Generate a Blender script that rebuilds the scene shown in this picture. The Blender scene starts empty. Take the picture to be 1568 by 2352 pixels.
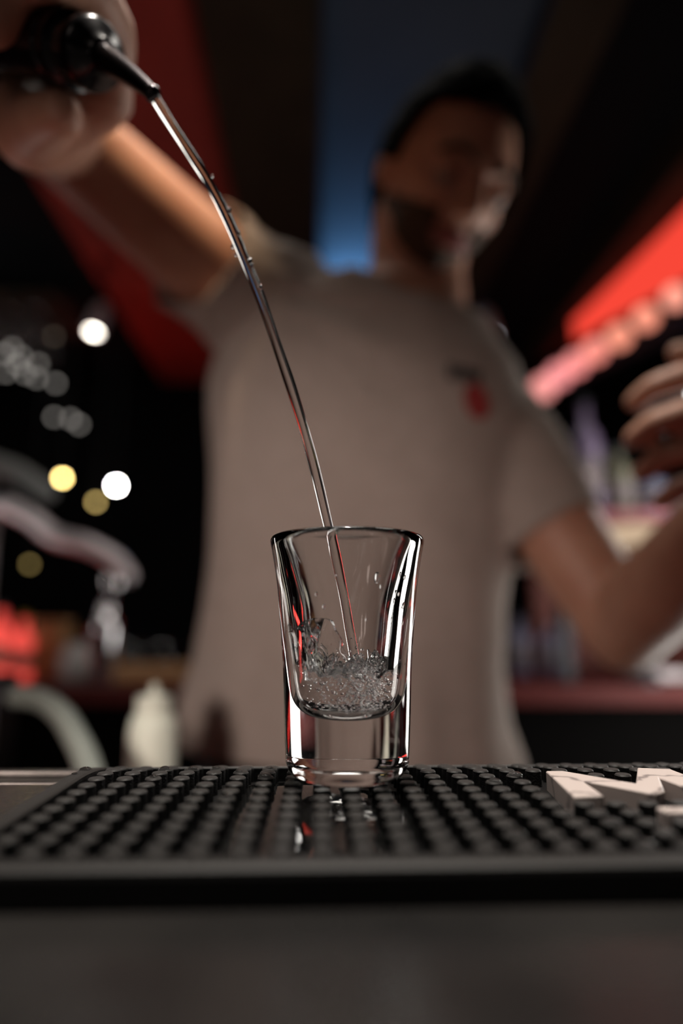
import bpy, bmesh, math, random
from mathutils import Vector, Matrix, noise

# ------------------------------------------------------------------ camera, world, exposure, large lights
scene = bpy.context.scene
COL = scene.collection
rnd = random.Random(7)
PITCH = math.radians(9.98)
FPX = 1500.0
EYE = Vector((0, 0, 1.15))
CR = Vector((1, 0, 0)); CU = Vector((0, -math.sin(PITCH), math.cos(PITCH))); CF = Vector((0, math.cos(PITCH), math.sin(PITCH)))

cam_d = bpy.data.cameras.new('camera')
cam_d.sensor_fit = 'VERTICAL'; cam_d.sensor_height = 36.0
cam_d.lens = FPX / 2352 * 36.0
cam_d.clip_start = 0.01; cam_d.clip_end = 60
cam_d.dof.use_dof = True; cam_d.dof.focus_distance = 0.194; cam_d.dof.aperture_fstop = 2.8
cam_d.dof.aperture_blades = 0
cam = bpy.data.objects.new('camera', cam_d); COL.objects.link(cam)
cam.location = EYE; cam.rotation_euler = (math.pi / 2 + PITCH, 0, 0)
scene.camera = cam

world = bpy.data.worlds.new('world'); scene.world = world; world.use_nodes = True
world.node_tree.nodes['Background'].inputs[0].default_value = (.5, .42, .4, 1)
world.node_tree.nodes['Background'].inputs[1].default_value = 0.004

scene.view_settings.view_transform = 'Standard'; scene.view_settings.look = 'None'
scene.view_settings.exposure = 0.0; scene.view_settings.gamma = 1.0
scene.view_settings.use_curve_mapping = False
cy = scene.cycles
cy.max_bounces = 20; cy.transmission_bounces = 20; cy.glossy_bounces = 8; cy.diffuse_bounces = 3
cy.sample_clamp_indirect = 4.0; cy.use_denoising = True


def W(px, py, z):
    """a pixel of the frame at depth z (metres along the view axis) as a point of the room"""
    return EYE + CR * ((px - 784) / FPX * z) + CU * ((1176 - py) / FPX * z) + CF * z


def CW(x, y, z):
    return EYE + CR * x + CU * y + CF * z


def area(name, loc, target, power, color, size, size_y=None, spread=180):
    d = bpy.data.lights.new(name, 'AREA'); d.energy = power; d.color = color
    d.shape = 'RECTANGLE' if size_y else 'DISK'; d.size = size
    if size_y: d.size_y = size_y
    d.spread = math.radians(spread)
    o = bpy.data.objects.new(name, d); COL.objects.link(o); o.location = loc
    o.rotation_euler = (Vector(target) - Vector(loc)).to_track_quat('-Z', 'Y').to_euler()
    return o


def spot(name, loc, target, power, color, angle, blend=.6, radius=.03):
    d = bpy.data.lights.new(name, 'SPOT'); d.energy = power; d.color = color
    d.spot_size = math.radians(angle); d.spot_blend = blend; d.shadow_soft_size = radius
    o = bpy.data.objects.new(name, d); COL.objects.link(o); o.location = loc
    o.rotation_euler = (Vector(target) - Vector(loc)).to_track_quat('-Z', 'Y').to_euler()
    return o


# added shirt and arm spots, guest room lamp, downlight, blue and red washes
spot('shirt_fill_spot', (-.30, -.05, 1.20), (-.09, .68, 1.14), 12.0, (1, .83, .74), 63, .85, .05)  # unseen spot added for the shirt, cone kept off hand and face
area('guest_room_lamp', (-.9, -1.5, 1.9), (0, .7, 1.2), .9, (1, .82, .74), .7)
spot('arm_fill_spot', (.16, .08, 2.5), (-.195, .59, 1.56), 125, (1, .72, .46), 13, .7, .04)  # unseen narrow spot added to brighten the raised upper arm
spot('bar_downlight', (.01, .12, 2.68), (.01, .16, 1.1), 112, (1, .92, .83), 36, .6, .05)
area('blue_cove_strip', (.06, 3.18, 2.672), (.06, 2.18, 3.45), 36, (.17, .47, 1.0), .36, .03, spread=84)
spot('red_wash_ceiling', (-1.15, 3.1, 1.9), (-.95, 2.9, 2.7), 3.6, (1, .14, .10), 150)


# ------------------------------------------------------------------ helpers
def mat(name, color, rough=.6, metal=0, spec=.5, noise_amt=0, noise_scale=20, color2=None, bump=0, bump_scale=200, trans=0, ior=1.45,
        emit=None, emit_s=0, sss=0, coat=0):
    m = bpy.data.materials.new(name); m.use_nodes = True
    nt = m.node_tree; b = nt.nodes['Principled BSDF']
    b.inputs['Base Color'].default_value = (*color, 1); b.inputs['Roughness'].default_value = rough
    b.inputs['Metallic'].default_value = metal; b.inputs['Specular IOR Level'].default_value = spec
    b.inputs['IOR'].default_value = ior; b.inputs['Transmission Weight'].default_value = trans
    b.inputs['Coat Weight'].default_value = coat
    if sss:
        b.inputs['Subsurface Weight'].default_value = sss
        b.inputs['Subsurface Radius'].default_value = (.008, .003, .0015)
    if emit:
        b.inputs['Emission Color'].default_value = (*emit, 1); b.inputs['Emission Strength'].default_value = emit_s
    if color2 or bump:
        tc = nt.nodes.new('ShaderNodeTexCoord')
    if color2:
        n = nt.nodes.new('ShaderNodeTexNoise'); n.inputs['Scale'].default_value = noise_scale; n.inputs['Detail'].default_value = 6
        r = nt.nodes.new('ShaderNodeValToRGB')
        r.color_ramp.elements[0].position = .35; r.color_ramp.elements[1].position = .65
        r.color_ramp.elements[0].color = (*color, 1); r.color_ramp.elements[1].color = (*color2, 1)
        nt.links.new(tc.outputs['Object'], n.inputs['Vector']); nt.links.new(n.outputs['Fac'], r.inputs['Fac'])
        nt.links.new(r.outputs['Color'], b.inputs['Base Color'])
    if bump:
        n2 = nt.nodes.new('ShaderNodeTexNoise'); n2.inputs['Scale'].default_value = bump_scale; n2.inputs['Detail'].default_value = 4
        bp = nt.nodes.new('ShaderNodeBump'); bp.inputs['Strength'].default_value = bump; bp.inputs['Distance'].default_value = .002
        nt.links.new(tc.outputs['Object'], n2.inputs['Vector']); nt.links.new(n2.outputs['Fac'], bp.inputs['Height'])
        nt.links.new(bp.outputs['Normal'], b.inputs['Normal'])
    return m


M = {}
M['glass'] = mat('clear_glass', (1, 1, 1), 0.0, trans=1, ior=1.5)
M['water'] = mat('clear_liquid', (1, 1, 1), 0.0, trans=1, ior=1.345)
M['bubble'] = mat('air_bubble', (1, 1, 1), 0.0, trans=1, ior=.75)
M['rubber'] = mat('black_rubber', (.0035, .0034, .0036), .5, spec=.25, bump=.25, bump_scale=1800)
M['nub'] = mat('pale_rubber_top', (.030, .0285, .0275), .5, spec=.5, bump=.15, bump_scale=3000)  # paler rubber for upward faces, the sides keep the black one
M['skin'] = mat('skin', (.50, .27, .185), .5, color2=(.44, .22, .15), noise_scale=30, sss=.12, bump=.15, bump_scale=500)
M['lip'] = mat('lip', (.36, .12, .11), .45)
M['hair'] = mat('black_hair', (.0018, .0015, .0015), .9, spec=.03, bump=.5, bump_scale=300)
M['beard'] = mat('brown_beard', (.075, .042, .022), .8, bump=.6, bump_scale=400, color2=(.045, .025, .014), noise_scale=120)
M['shirt'] = mat('grey_cotton', (.36, .305, .275), .9, spec=.1, color2=(.33, .28, .25), noise_scale=60, bump=.2, bump_scale=1500)
M['trouser'] = mat('black_trouser', (.008, .008, .01), .85)
M['shoe'] = mat('black_leather', (.01, .01, .01), .4)
M['eye'] = mat('eyeball', (.16, .14, .13), .2)
M['black_plastic'] = mat('black_plastic', (.005, .004, .005), .22, spec=.6)
M['spout'] = mat('dark_steel', (.10, .085, .09), .25, metal=1)
M['bottle'] = mat('dark_bottle_glass', (.02, .022, .02), .05, spec=.7, coat=.5)
M['white'] = mat('white_marbled_resin', (.62, .53, .49), .4)
M['steel'] = mat('brushed_steel', (.13, .12, .115), .42, metal=1, color2=(.09, .085, .08), noise_scale=40)
M['chrome'] = mat('chrome', (.7, .68, .7), .12, metal=1)
M['satin'] = mat('satin_metal', (.62, .56, .58), .4, metal=.6)
M['darkmetal'] = mat('dark_metal', (.03, .03, .035), .4, metal=.7)
M['wood'] = mat('dark_wood', (.030, .020, .012), .7, spec=.2, color2=(.022, .015, .009), noise_scale=8, bump=.3, bump_scale=40)
M['tan'] = mat('tan_wood', (.30, .15, .06), .6, color2=(.22, .11, .045), noise_scale=14)
M['red_paint'] = mat('red_paint', (.30, .030, .02), .7, color2=(.26, .026, .018), noise_scale=5)
M['red_fascia'] = mat('pale_fascia_paint', (.85, .72, .66), .6)
M['black_wall'] = mat('black_wall', (.0060, .0054, .0054), .9, spec=.08, color2=(.0042, .0042, .0048), noise_scale=3)
M['ceil'] = mat('black_ceiling', (.006, .006, .007), .9, spec=.08)
M['greyceil'] = mat('slate_ceiling_panel', (.030, .036, .048), .8, color2=(.025, .03, .040), noise_scale=4)
M['floor'] = mat('dark_floor', (.02, .017, .015), .5, color2=(.014, .012, .011), noise_scale=6)
M['navy'] = mat('navy_board', (.008, .008, .014), .8, spec=.1)
M['redbottle'] = mat('red_glow_bottle', (.6, .05, .04), .12, trans=.4, ior=1.4, emit=(1, .13, .10), emit_s=.55)  # red light on the bottles is put in as emission
M['redsurf'] = mat('red_counter', (.055, .009, .008), .5, spec=.15)
M['purple'] = mat('lilac_bottle', (.11, .08, .135), .25)
M['pale'] = mat('pale_plastic', (.66, .70, .60), .5)
M['palewhite'] = mat('frosted_white', (.30, .28, .27), .4)
M['hose'] = mat('grey_hose', (.17, .19, .17), .55)
M['yellowcap'] = mat('yellow_cap', (.45, .36, .05), .5)
M['cable'] = mat('black_cable', (.004, .004, .004), .6)
M['print_red'] = mat('red_print', (.30, .035, .035), .8)
M['print_dark'] = mat('dark_print', (.035, .035, .035), .8)


def emis(name, color, s):
    m = bpy.data.materials.new(name); m.use_nodes = True; nt = m.node_tree
    nt.nodes.clear(); e = nt.nodes.new('ShaderNodeEmission'); o = nt.nodes.new('ShaderNodeOutputMaterial')
    e.inputs[0].default_value = (*color, 1); e.inputs[1].default_value = s
    nt.links.new(e.outputs[0], o.inputs[0]); return m


# counter: dark satin stone with cloudy lighter smears; marble veins on the letters
def counter_mat():
    m = mat('dark_stone_counter', (.014, .0134, .0132), .3, spec=.6, color2=(.030, .0275, .026), noise_scale=18, bump=.1, bump_scale=600)
    nt = m.node_tree; b = nt.nodes['Principled BSDF']
    tc = nt.nodes.new('ShaderNodeTexCoord'); n = nt.nodes.new('ShaderNodeTexNoise'); n.inputs['Scale'].default_value = 22
    n.inputs['Detail'].default_value = 3
    mr = nt.nodes.new('ShaderNodeMapRange'); mr.inputs[1].default_value = .3; mr.inputs[2].default_value = .7
    mr.inputs[3].default_value = .16; mr.inputs[4].default_value = .30
    nt.links.new(tc.outputs['Object'], n.inputs['Vector']); nt.links.new(n.outputs['Fac'], mr.inputs[0])
    nt.links.new(mr.outputs[0], b.inputs['Roughness'])
    return m


M['counter'] = counter_mat()


def marble(m):
    nt = m.node_tree; b = nt.nodes['Principled BSDF']
    tc = nt.nodes.new('ShaderNodeTexCoord'); w = nt.nodes.new('ShaderNodeTexWave')
    w.inputs['Scale'].default_value = 20; w.inputs['Distortion'].default_value = 8; w.inputs['Detail'].default_value = 4
    w.inputs['Detail Scale'].default_value = 2.2; w.bands_direction = 'Y'
    r = nt.nodes.new('ShaderNodeValToRGB')
    r.color_ramp.elements[0].position = 0.0; r.color_ramp.elements[0].color = (.30, .25, .24, 1)
    r.color_ramp.elements[1].position = .05; r.color_ramp.elements[1].color = (.70, .60, .56, 1)
    nt.links.new(tc.outputs['Object'], w.inputs['Vector']); nt.links.new(w.outputs['Fac'], r.inputs['Fac'])
    nt.links.new(r.outputs['Color'], b.inputs['Base Color'])


marble(M['white'])


def smooth_mesh(me, deg=42):
    me.polygons.foreach_set('use_smooth', [True] * len(me.polygons))
    b = bmesh.new(); b.from_mesh(me); lim = math.radians(deg)
    for e in b.edges:
        e.smooth = not (len(e.link_faces) == 2 and e.calc_face_angle(0) > lim)
    b.to_mesh(me); b.free()


def obj(name, bm, m=None, parent=None, smooth=False, mesh=None):
    if mesh is None:
        mesh = bpy.data.meshes.new(name); bm.to_mesh(mesh); bm.free()
        if m: mesh.materials.append(m)
        if smooth: smooth_mesh(mesh)
    o = bpy.data.objects.new(name, mesh); COL.objects.link(o)
    if parent:
        o.parent = parent
        o.matrix_parent_inverse = Matrix.Identity(4)
    return o


def tag(o, label=None, cat=None, group=None, kind=None):
    if label: o['label'] = label
    if cat: o['category'] = cat
    if group: o['group'] = group
    if kind: o['kind'] = kind
    return o


def thing(name, label, cat, loc=(0, 0, 0), rotz=0, group=None):
    o = bpy.data.objects.new(name, None); COL.objects.link(o); o.empty_display_size = .05
    o.location = loc; o.rotation_euler = (0, 0, rotz)
    return tag(o, label, cat, group)


def dup(root, loc=None, rotz=None, label=None):
    r = root.copy(); COL.objects.link(r)
    if loc is not None: r.location = loc
    if rotz is not None: r.rotation_euler = (0, 0, rotz)
    if label: r['label'] = label
    for ch in list(root.children):
        c = ch.copy(); COL.objects.link(c); c.parent = r
        for g in list(ch.children):
            d = g.copy(); COL.objects.link(d); d.parent = c
    return r


def box_bm(x0, x1, y0, y1, z0, z1, bev=0, seg=2, bm=None):
    b = bm or bmesh.new()
    res = bmesh.ops.create_cube(b, size=1)
    vs = res['verts']
    for v in vs:
        v.co = Vector((x0 + (v.co.x + .5) * (x1 - x0), y0 + (v.co.y + .5) * (y1 - y0), z0 + (v.co.z + .5) * (z1 - z0)))
    if bev:
        es = list({e for v in vs for e in v.link_edges})
        bmesh.ops.bevel(b, geom=es, offset=bev, segments=seg, profile=.5, affect='EDGES')
    return b


def lathe_bm(prof, n=48, bm=None, mtx=None, close=False):
    """prof: list of (r, z); r == 0 closes to a pole"""
    b = bm or bmesh.new(); rings = []
    for r, z in prof:
        if r <= 1e-9: rings.append([b.verts.new((0, 0, z))])
        else: rings.append([b.verts.new((r * math.cos(2 * math.pi * i / n), r * math.sin(2 * math.pi * i / n), z)) for i in range(n)])
    if close: rings.append(rings[0])
    for A, B in zip(rings[:-1], rings[1:]):
        for i in range(n):
            j = (i + 1) % n
            if len(A) == 1 and len(B) == 1: break
            if len(A) == 1: b.faces.new((A[0], B[i], B[j]))
            elif len(B) == 1: b.faces.new((A[i], A[j], B[0]))
            else: b.faces.new((A[i], A[j], B[j], B[i]))
    if mtx is not None:
        vs = {v for R in rings for v in R}
        for v in vs: v.co = mtx @ v.co
    bmesh.ops.recalc_face_normals(b, faces=b.faces)
    return b


def frame_from(d):
    d = Vector(d).normalized()
    u = d.cross(Vector((0, 0, 1)))
    if u.length < 1e-4: u = Vector((1, 0, 0))
    u.normalize(); return u, d.cross(u).normalized(), d


def axis_mtx(p, d):
    u, v, w = frame_from(d)
    m = Matrix((u, v, w)).transposed().to_4x4(); m.translation = Vector(p); return m


def tube_bm(pts, radii, n=12, bm=None, cap=True, flat=1.0):
    b = bm or bmesh.new(); pts = [Vector(p) for p in pts]
    if not hasattr(radii, '__len__'): radii = [radii] * len(pts)
    rings = []; pu = None
    for i, p in enumerate(pts):
        t = (pts[min(i + 1, len(pts) - 1)] - pts[max(i - 1, 0)]).normalized()
        if pu is None: u, v, _ = frame_from(t)
        else:
            u = (pu - t * pu.dot(t)).normalized(); v = t.cross(u)
        pu = u; r = radii[i]
        rings.append([b.verts.new(p + (u * math.cos(2 * math.pi * k / n) + v * math.sin(2 * math.pi * k / n) * flat) * r) for k in range(n)])
    for A, B in zip(rings[:-1], rings[1:]):
        for k in range(n):
            b.faces.new((A[k], A[(k + 1) % n], B[(k + 1) % n], B[k]))
    if cap:
        t0 = (pts[0] - pts[1]).normalized(); t1 = (pts[-1] - pts[-2]).normalized()
        for R, p, t, r in ((rings[0], pts[0], t0, radii[0]), (rings[-1], pts[-1], t1, radii[-1])):
            prev = R
            for a in (35, 65):
                a = math.radians(a)
                ring = [b.verts.new(p + (v.co - p) * math.cos(a) + t * r * math.sin(a)) for v in R]
                for k in range(n): b.faces.new((prev[k], prev[(k + 1) % n], ring[(k + 1) % n], ring[k]))
                prev = ring
            top = b.verts.new(p + t * r)
            for k in range(n): b.faces.new((prev[k], prev[(k + 1) % n], top))
    bmesh.ops.recalc_face_normals(b, faces=b.faces)
    return b


def catmull(pts, sub=8):
    P = [Vector(p) for p in pts]; out = []
    for i in range(len(P) - 1):
        p0, p1, p2, p3 = P[max(i - 1, 0)], P[i], P[i + 1], P[min(i + 2, len(P) - 1)]
        for s in range(sub):
            t = s / sub
            out.append(.5 * ((2 * p1) + (p2 - p0) * t + (2 * p0 - 5 * p1 + 4 * p2 - p3) * t * t + (3 * p1 - p0 - 3 * p2 + p3) * t ** 3))
    out.append(P[-1]); return out


def ball_bm(c, r, bm=None, u=14, v=10, scale=(1, 1, 1), mtx=None):
    b = bm or bmesh.new()
    vs = bmesh.ops.create_uvsphere(b, u_segments=u, v_segments=v, radius=1)['verts']
    for w in vs:
        p = Vector((w.co.x * r * scale[0], w.co.y * r * scale[1], w.co.z * r * scale[2]))
        w.co = Vector(c) + ((mtx @ p) if mtx is not None else p)
    return b


def prism_bm(poly, z0, z1, bev=0):
    b = bmesh.new()
    bot = [b.verts.new((x, y, z0)) for x, y in poly]; top = [b.verts.new((x, y, z1)) for x, y in poly]
    b.faces.new(bot); tf = b.faces.new(top); n = len(poly)
    for i in range(n): b.faces.new((bot[i], bot[(i + 1) % n], top[(i + 1) % n], top[i]))
    bmesh.ops.recalc_face_normals(b, faces=b.faces)
    if bev:
        bmesh.ops.bevel(b, geom=list(tf.edges), offset=bev, segments=2, profile=.5, affect='EDGES')
    return b


def struct(name, bm, m, parent=None):
    o = obj(name, bm, m, parent)
    if parent is None: o['kind'] = 'structure'
    return o


# ------------------------------------------------------------------ the room
struct('floor', box_bm(-2.6, 2.6, -2.2, 4.2, -.1, 0), M['floor'])
struct('ceiling', box_bm(-2.6, 2.6, -2.2, 4.2, 2.74, 2.84), M['ceil'])
struct('wall_back', box_bm(-2.6, 2.6, 4.1, 4.2, 0, 2.74), M['black_wall'])
struct('wall_left', box_bm(-2.6, -2.5, -2.2, 4.1, 0, 2.74), M['black_wall'])
struct('wall_right', box_bm(2.5, 2.6, -2.2, 4.1, 0, 2.74), M['black_wall'])
struct('wall_front', box_bm(-2.6, 2.6, -2.3, -2.2, 0, 2.74), M['black_wall'])


def ceil_strip(name, x0, x1, y0, y1, z0, m, skew=0.036):
    b = bmesh.new()
    box_bm(x0, x1, y0, y1, z0, 2.74, bm=b, bev=.004)
    for v in b.verts: v.co.x -= (v.co.y - 3.5) * skew
    return struct(name, b, m)


ceil_strip('trim_1', -1.13, -.445, .6, 4.0, 2.70, M['red_paint'])
ceil_strip('trim_2', -.44, -.13, .6, 4.09, 2.655, M['wood'])
ceil_strip('trim_3', -.125, .435, .6, 4.05, 2.715, M['greyceil'])
ceil_strip('light_stop_beam', .44, .62, .6, 4.09, 2.655, M['wood'])  # beam added to stop the blue light spreading right
ceil_strip('trim_4', 1.02, 1.25, .8, 4.09, 2.60, M['wood'])

# the bar counter (guest side) and the back bar
bar = tag(obj('bar_counter', box_bm(-1.9, 1.9, -.28, .222, 1.06, 1.1005, bev=.002), M['counter']),
          'dark stone bar counter in the foreground under the black rubber mat', 'counter')
obj('front_panel', box_bm(-1.9, 1.9, -.20, .10, .0, 1.0599), M['black_wall'], bar)
led = thing('drip_ledge', 'brushed steel ledge with raised lips along far side of counter', 'ledge', (0, .222, 1.1005))
obj('tray', box_bm(-1.9, 1.9, .0002, .029, -.012, -.003), M['steel'], led)
obj('lip', box_bm(-1.9, 1.9, .0215, .0265, -.003, -.0008, bev=.0007), M['steel'], led)
obj('lip', box_bm(-1.9, 1.9, .006, .010, -.003, -.0012, bev=.0006), M['steel'], led)

bb = thing('back_bar_counter', 'dark back bar counter with a red edge behind the bartender', 'counter', (0, 1.75, 0))
obj('worktop', box_bm(-2.3, 2.3, -.3, .35, .985, 1.025, bev=.004), M['redsurf'], bb)
obj('cabinet', box_bm(-2.3, 2.3, -.25, .35, 0, .985), mat('black_cabinet', (.0014, .0012, .0012), .9, spec=.04), bb)

# ------------------------------------------------------------------ rubber bar mat with nubs
MAT0 = Vector((0, .176, 1.1005)); YAW = math.radians(1.9)
NUB_R, PX, PY = .0024, .0080, .0077
TOP = .0072; FL = .0024


def droop(ly):
    d = max(0, ly - .024); return -4.0 * d * d


def bend(bm):
    for v in bm.verts:
        if v.co.z > .0005: v.co.z += droop(v.co.y)
    return bm


mat_o = thing('bar_mat', 'black rubber bar mat with round nubs lying under the shot glass', 'bar mat', MAT0, YAW)
X0, X1, Y0, Y1 = -.0795, .262, -.0495, .0535
b = bmesh.new()
nx, ny = 40, 24
vg = [[b.verts.new((X0 + .003 + (X1 - X0 - .006) * i / nx, Y0 + .003 + (Y1 - Y0 - .006) * j / ny, FL)) for i in range(nx + 1)] for j in range(ny + 1)]
for j in range(ny):
    for i in range(nx): b.faces.new((vg[j][i], vg[j][i + 1], vg[j + 1][i + 1], vg[j + 1][i]))
obj('mat_floor', bend(b), M['rubber'], mat_o)


def border_bm():
    b = bmesh.new()
    prof = [(0, 0.0), (0, TOP - .0016), (.0004, TOP - .0006), (.0014, TOP), (.0050, TOP), (.0056, TOP - .0005), (.0058, FL - .0004)]
    def outline(d):
        pts = []
        rc = .006
        for cx, cy_, a0 in ((X1 - rc, Y1 - rc, 0), (X0 + rc, Y1 - rc, 90), (X0 + rc, Y0 + rc, 180), (X1 - rc, Y0 + rc, 270)):
            for k in range(7):
                a = math.radians(a0 + 15 * k); r = max(rc - d, .0004)
                ex = d - (rc - r) if rc - d < .0004 else 0
                pts.append((cx + r * math.cos(a) - (ex if math.cos(a) > .5 else -ex if math.cos(a) < -.5 else 0),
                            cy_ + r * math.sin(a)))
        # subdivide the long sides so that the far side can droop
        return pts
    rings = [[b.verts.new((x, y, z)) for x, y in outline(d)] for d, z in prof]
    for A, B in zip(rings[:-1], rings[1:]):
        n = len(A)
        for i in range(n): b.faces.new((A[i], A[(i + 1) % n], B[(i + 1) % n], B[i]))
    es = [e for e in b.edges if abs(e.verts[0].co.y - e.verts[1].co.y) > .03]
    bmesh.ops.subdivide_edges(b, edges=es, cuts=14)
    bmesh.ops.recalc_face_normals(b, faces=b.faces)
    return b


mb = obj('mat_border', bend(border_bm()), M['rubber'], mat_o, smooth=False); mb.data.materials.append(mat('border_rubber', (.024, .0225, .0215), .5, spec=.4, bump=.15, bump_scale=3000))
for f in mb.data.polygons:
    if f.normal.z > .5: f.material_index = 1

LETTER_M = [(58, -5), (65.8, -4), (67, 12), (79.5, -3), (83.5, 0), (90, 15), (92, -4.5), (100, -4), (99, 26), (90, 28), (80, 8.3), (66, 24.5), (61, 24.5)]
LETTER_M = [(x / 1000, y / 1000) for x, y in LETTER_M]
LETTER_E = [(74, -14.2), (110, -14.2), (110, -33), (103, -33), (103, -22), (96, -22), (96, -31), (89.5, -31), (89.5, -18.6), (74, -18.6)]
LETTER_E = [(x / 1000, y / 1000) for x, y in LETTER_E]


def pdist(px, py, poly):
    ins = False; d = 9
    n = len(poly)
    for i in range(n):
        x0, y0 = poly[i]; x1, y1 = poly[(i + 1) % n]
        if (y0 > py) != (y1 > py) and px < (x1 - x0) * (py - y0) / (y1 - y0) + x0: ins = not ins
        t = max(0, min(1, ((px - x0) * (x1 - x0) + (py - y0) * (y1 - y0)) / ((x1 - x0) ** 2 + (y1 - y0) ** 2)))
        d = min(d, math.hypot(px - x0 - t * (x1 - x0), py - y0 - t * (y1 - y0)))
    return -d if ins else d


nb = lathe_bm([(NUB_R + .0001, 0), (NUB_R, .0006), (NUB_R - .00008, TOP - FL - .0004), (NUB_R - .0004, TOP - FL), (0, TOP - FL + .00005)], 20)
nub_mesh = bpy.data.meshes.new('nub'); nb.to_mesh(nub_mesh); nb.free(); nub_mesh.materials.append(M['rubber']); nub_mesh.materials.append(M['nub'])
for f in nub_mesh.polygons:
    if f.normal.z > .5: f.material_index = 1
smooth_mesh(nub_mesh, 30)
rest = bmesh.new(); nubs = []
for j in range(12):
    for i in range(-9, 32):
        lx, ly = .003 + PX * i, -.039 + PY * j
        if pdist(lx, ly, LETTER_M) < NUB_R * .9 or pdist(lx, ly, LETTER_E) < NUB_R * .9: continue
        if i <= 14:
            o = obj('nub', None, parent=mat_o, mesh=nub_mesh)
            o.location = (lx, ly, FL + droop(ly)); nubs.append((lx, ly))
        else:
            tmp = bmesh.new(); tmp.from_mesh(nub_mesh)
            bmesh.ops.translate(tmp, verts=tmp.verts, vec=(lx, ly, FL + droop(ly)))
            me = bpy.data.meshes.new('t'); tmp.to_mesh(me); tmp.free(); rest.from_mesh(me); bpy.data.meshes.remove(me)
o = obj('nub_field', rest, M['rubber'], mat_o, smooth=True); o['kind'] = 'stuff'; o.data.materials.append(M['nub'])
smooth_mesh(o.data, 30)

for poly, z in ((LETTER_M, TOP + .0006), (LETTER_E, TOP + .0004)):
    o = obj('letter', prism_bm(poly, FL - .0003, z, bev=.0004), M['white'], mat_o)
    o['label'] = 'white marbled raised letter M' if poly is LETTER_M else 'white marbled bar of a second letter'


def ml(lx, ly, lz=0):
    """a point of the mat's own frame in the room"""
    c, s = math.cos(YAW), math.sin(YAW)
    return Vector((MAT0.x + lx * c - ly * s, MAT0.y + lx * s + ly * c, MAT0.z + lz + droop(ly)))


# water spilled between the nubs, drops on the nubs
def puddle(cx, cy_, rx, ry, h, seed, n=72, rings=16):
    b = bmesh.new(); c = None; R = []
    for k in range(1, rings + 1):
        ring = []
        for i in range(n):
            a = 2 * math.pi * i / n; t = k / rings
            q = 1 + .35 * noise.noise(Vector((math.cos(a) * 1.6, math.sin(a) * 1.6, seed)))
            x, y = cx + rx * q * t * math.cos(a), cy_ + ry * q * t * math.sin(a)
            zz = h * (1 - t ** 4) + .00022 * noise.noise(Vector((x * 260, y * 200, seed + 3))) * (1 - t ** 6)
            ring.append(b.verts.new((x, y, FL + .0001 + max(zz, 0))))
        R.append(ring)
    c = b.verts.new((cx, cy_, FL + .0001 + h))
    for i in range(n): b.faces.new((c, R[0][i], R[0][(i + 1) % n]))
    for A, B in zip(R[:-1], R[1:]):
        for i in range(n): b.faces.new((A[i], B[i], B[(i + 1) % n], A[(i + 1) % n]))
    low = [b.verts.new((v.co.x, v.co.y, FL - .0002)) for v in R[-1]]
    for i in range(n): b.faces.new((R[-1][i], low[i], low[(i + 1) % n], R[-1][(i + 1) % n]))
    b.faces.new(low)
    bmesh.ops.recalc_face_normals(b, faces=b.faces)
    return bend(b)


sp = obj('spilled_liquid', puddle(-.006, -.004, .030, .042, .0012, 2.0), M['water'], smooth=True)
sp.location = MAT0; sp.rotation_euler = (0, 0, YAW)
tag(sp, 'clear liquid spilled between the nubs of the black mat in front of glass', 'puddle')

dm = bmesh.new()
lathe_bm([(.00215, 0), (.00205, .0004), (.0016, .00085), (.0009, .00115), (0, .00125)], 16, bm=dm)
drop_mesh = bpy.data.meshes.new('water_drop'); dm.to_mesh(drop_mesh); dm.free(); drop_mesh.materials.append(M['water'])
drop_mesh.polygons.foreach_set('use_smooth', [True] * len(drop_mesh.polygons))
picks = [(-7, 10), (-5, 10), (-4, 9), (-3, 10), (-7, 8), (-3, 8), (-2, 9), (-2, 7), (-1, 8), (-6, 10), (5, 7), (8, 0), (7, 0), (7, 2), (4, 1), (9, 3), (10, 1), (6, 8), (9, 5), (10, 0), (3, 3), (-4, 5)]
k = 0
for i, j in picks:
    lx, ly = .003 + PX * i, -.039 + PY * j
    if (round(lx, 5), round(ly, 5)) not in {(round(a, 5), round(c, 5)) for a, c in nubs}: continue
    o = obj('water_drop', None, mesh=drop_mesh)
    o.location = ml(lx + rnd.uniform(-.0006, .0006), ly + rnd.uniform(-.0006, .0006), TOP)
    s = rnd.uniform(.55, .95); o.scale = (s, s, s * .8)
    tag(o, 'small clear drop sitting on a nub of the black mat', 'drop', 'drops on the mat nubs')
for lx, ly, s in ((-.0768, .036, .9), (-.0772, .028, .45), (.072, -.0465, .4), (.082, -.0465, .4)):
    o = obj('water_drop', None, mesh=drop_mesh); o.location = ml(lx, ly, TOP); o.scale = (s, s, s * .8)
    tag(o, 'tiny clear drop on the smooth border of the black mat', 'drop', 'drops on the mat border')
# ------------------------------------------------------------------ shot glass
GX, GY, GZ = .0017, .198, 1.1077
inner = [(0, 16.6), (3.5, 16.75), (6.8, 17.5), (9.2, 19.2), (10.7, 22.0), (11.4, 26.0), (11.9, 31), (12.7, 38), (13.7, 46), (15.5, 54), (17.4, 61), (19.5, 67.0)]
outer = [(23.3, 67.6), (22.2, 62), (21.1, 55), (20.2, 46), (19.5, 38), (18.95, 30), (18.6, 22), (18.2, 13), (17.8, 6.0), (17.75, 4.5), (17.75, 4.35), (17.6, 4.15), (17.2, 3.0), (16.5, 1.75), (15.4, .75), (14.0, .15), (13.2, 0), (12.5, .35), (9.2, 2.0), (5, 3.2), (0, 3.7)]
rim = [(20.1, 68.4), (21.0, 69.25), (22.1, 69.35), (22.9, 68.9), (23.25, 68.2)]


def smooth_prof(p, sub=4):
    q = catmull([(r, z, 0) for r, z in p], sub); return [(max(v.x, 0), v.y) for v in q]


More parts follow.
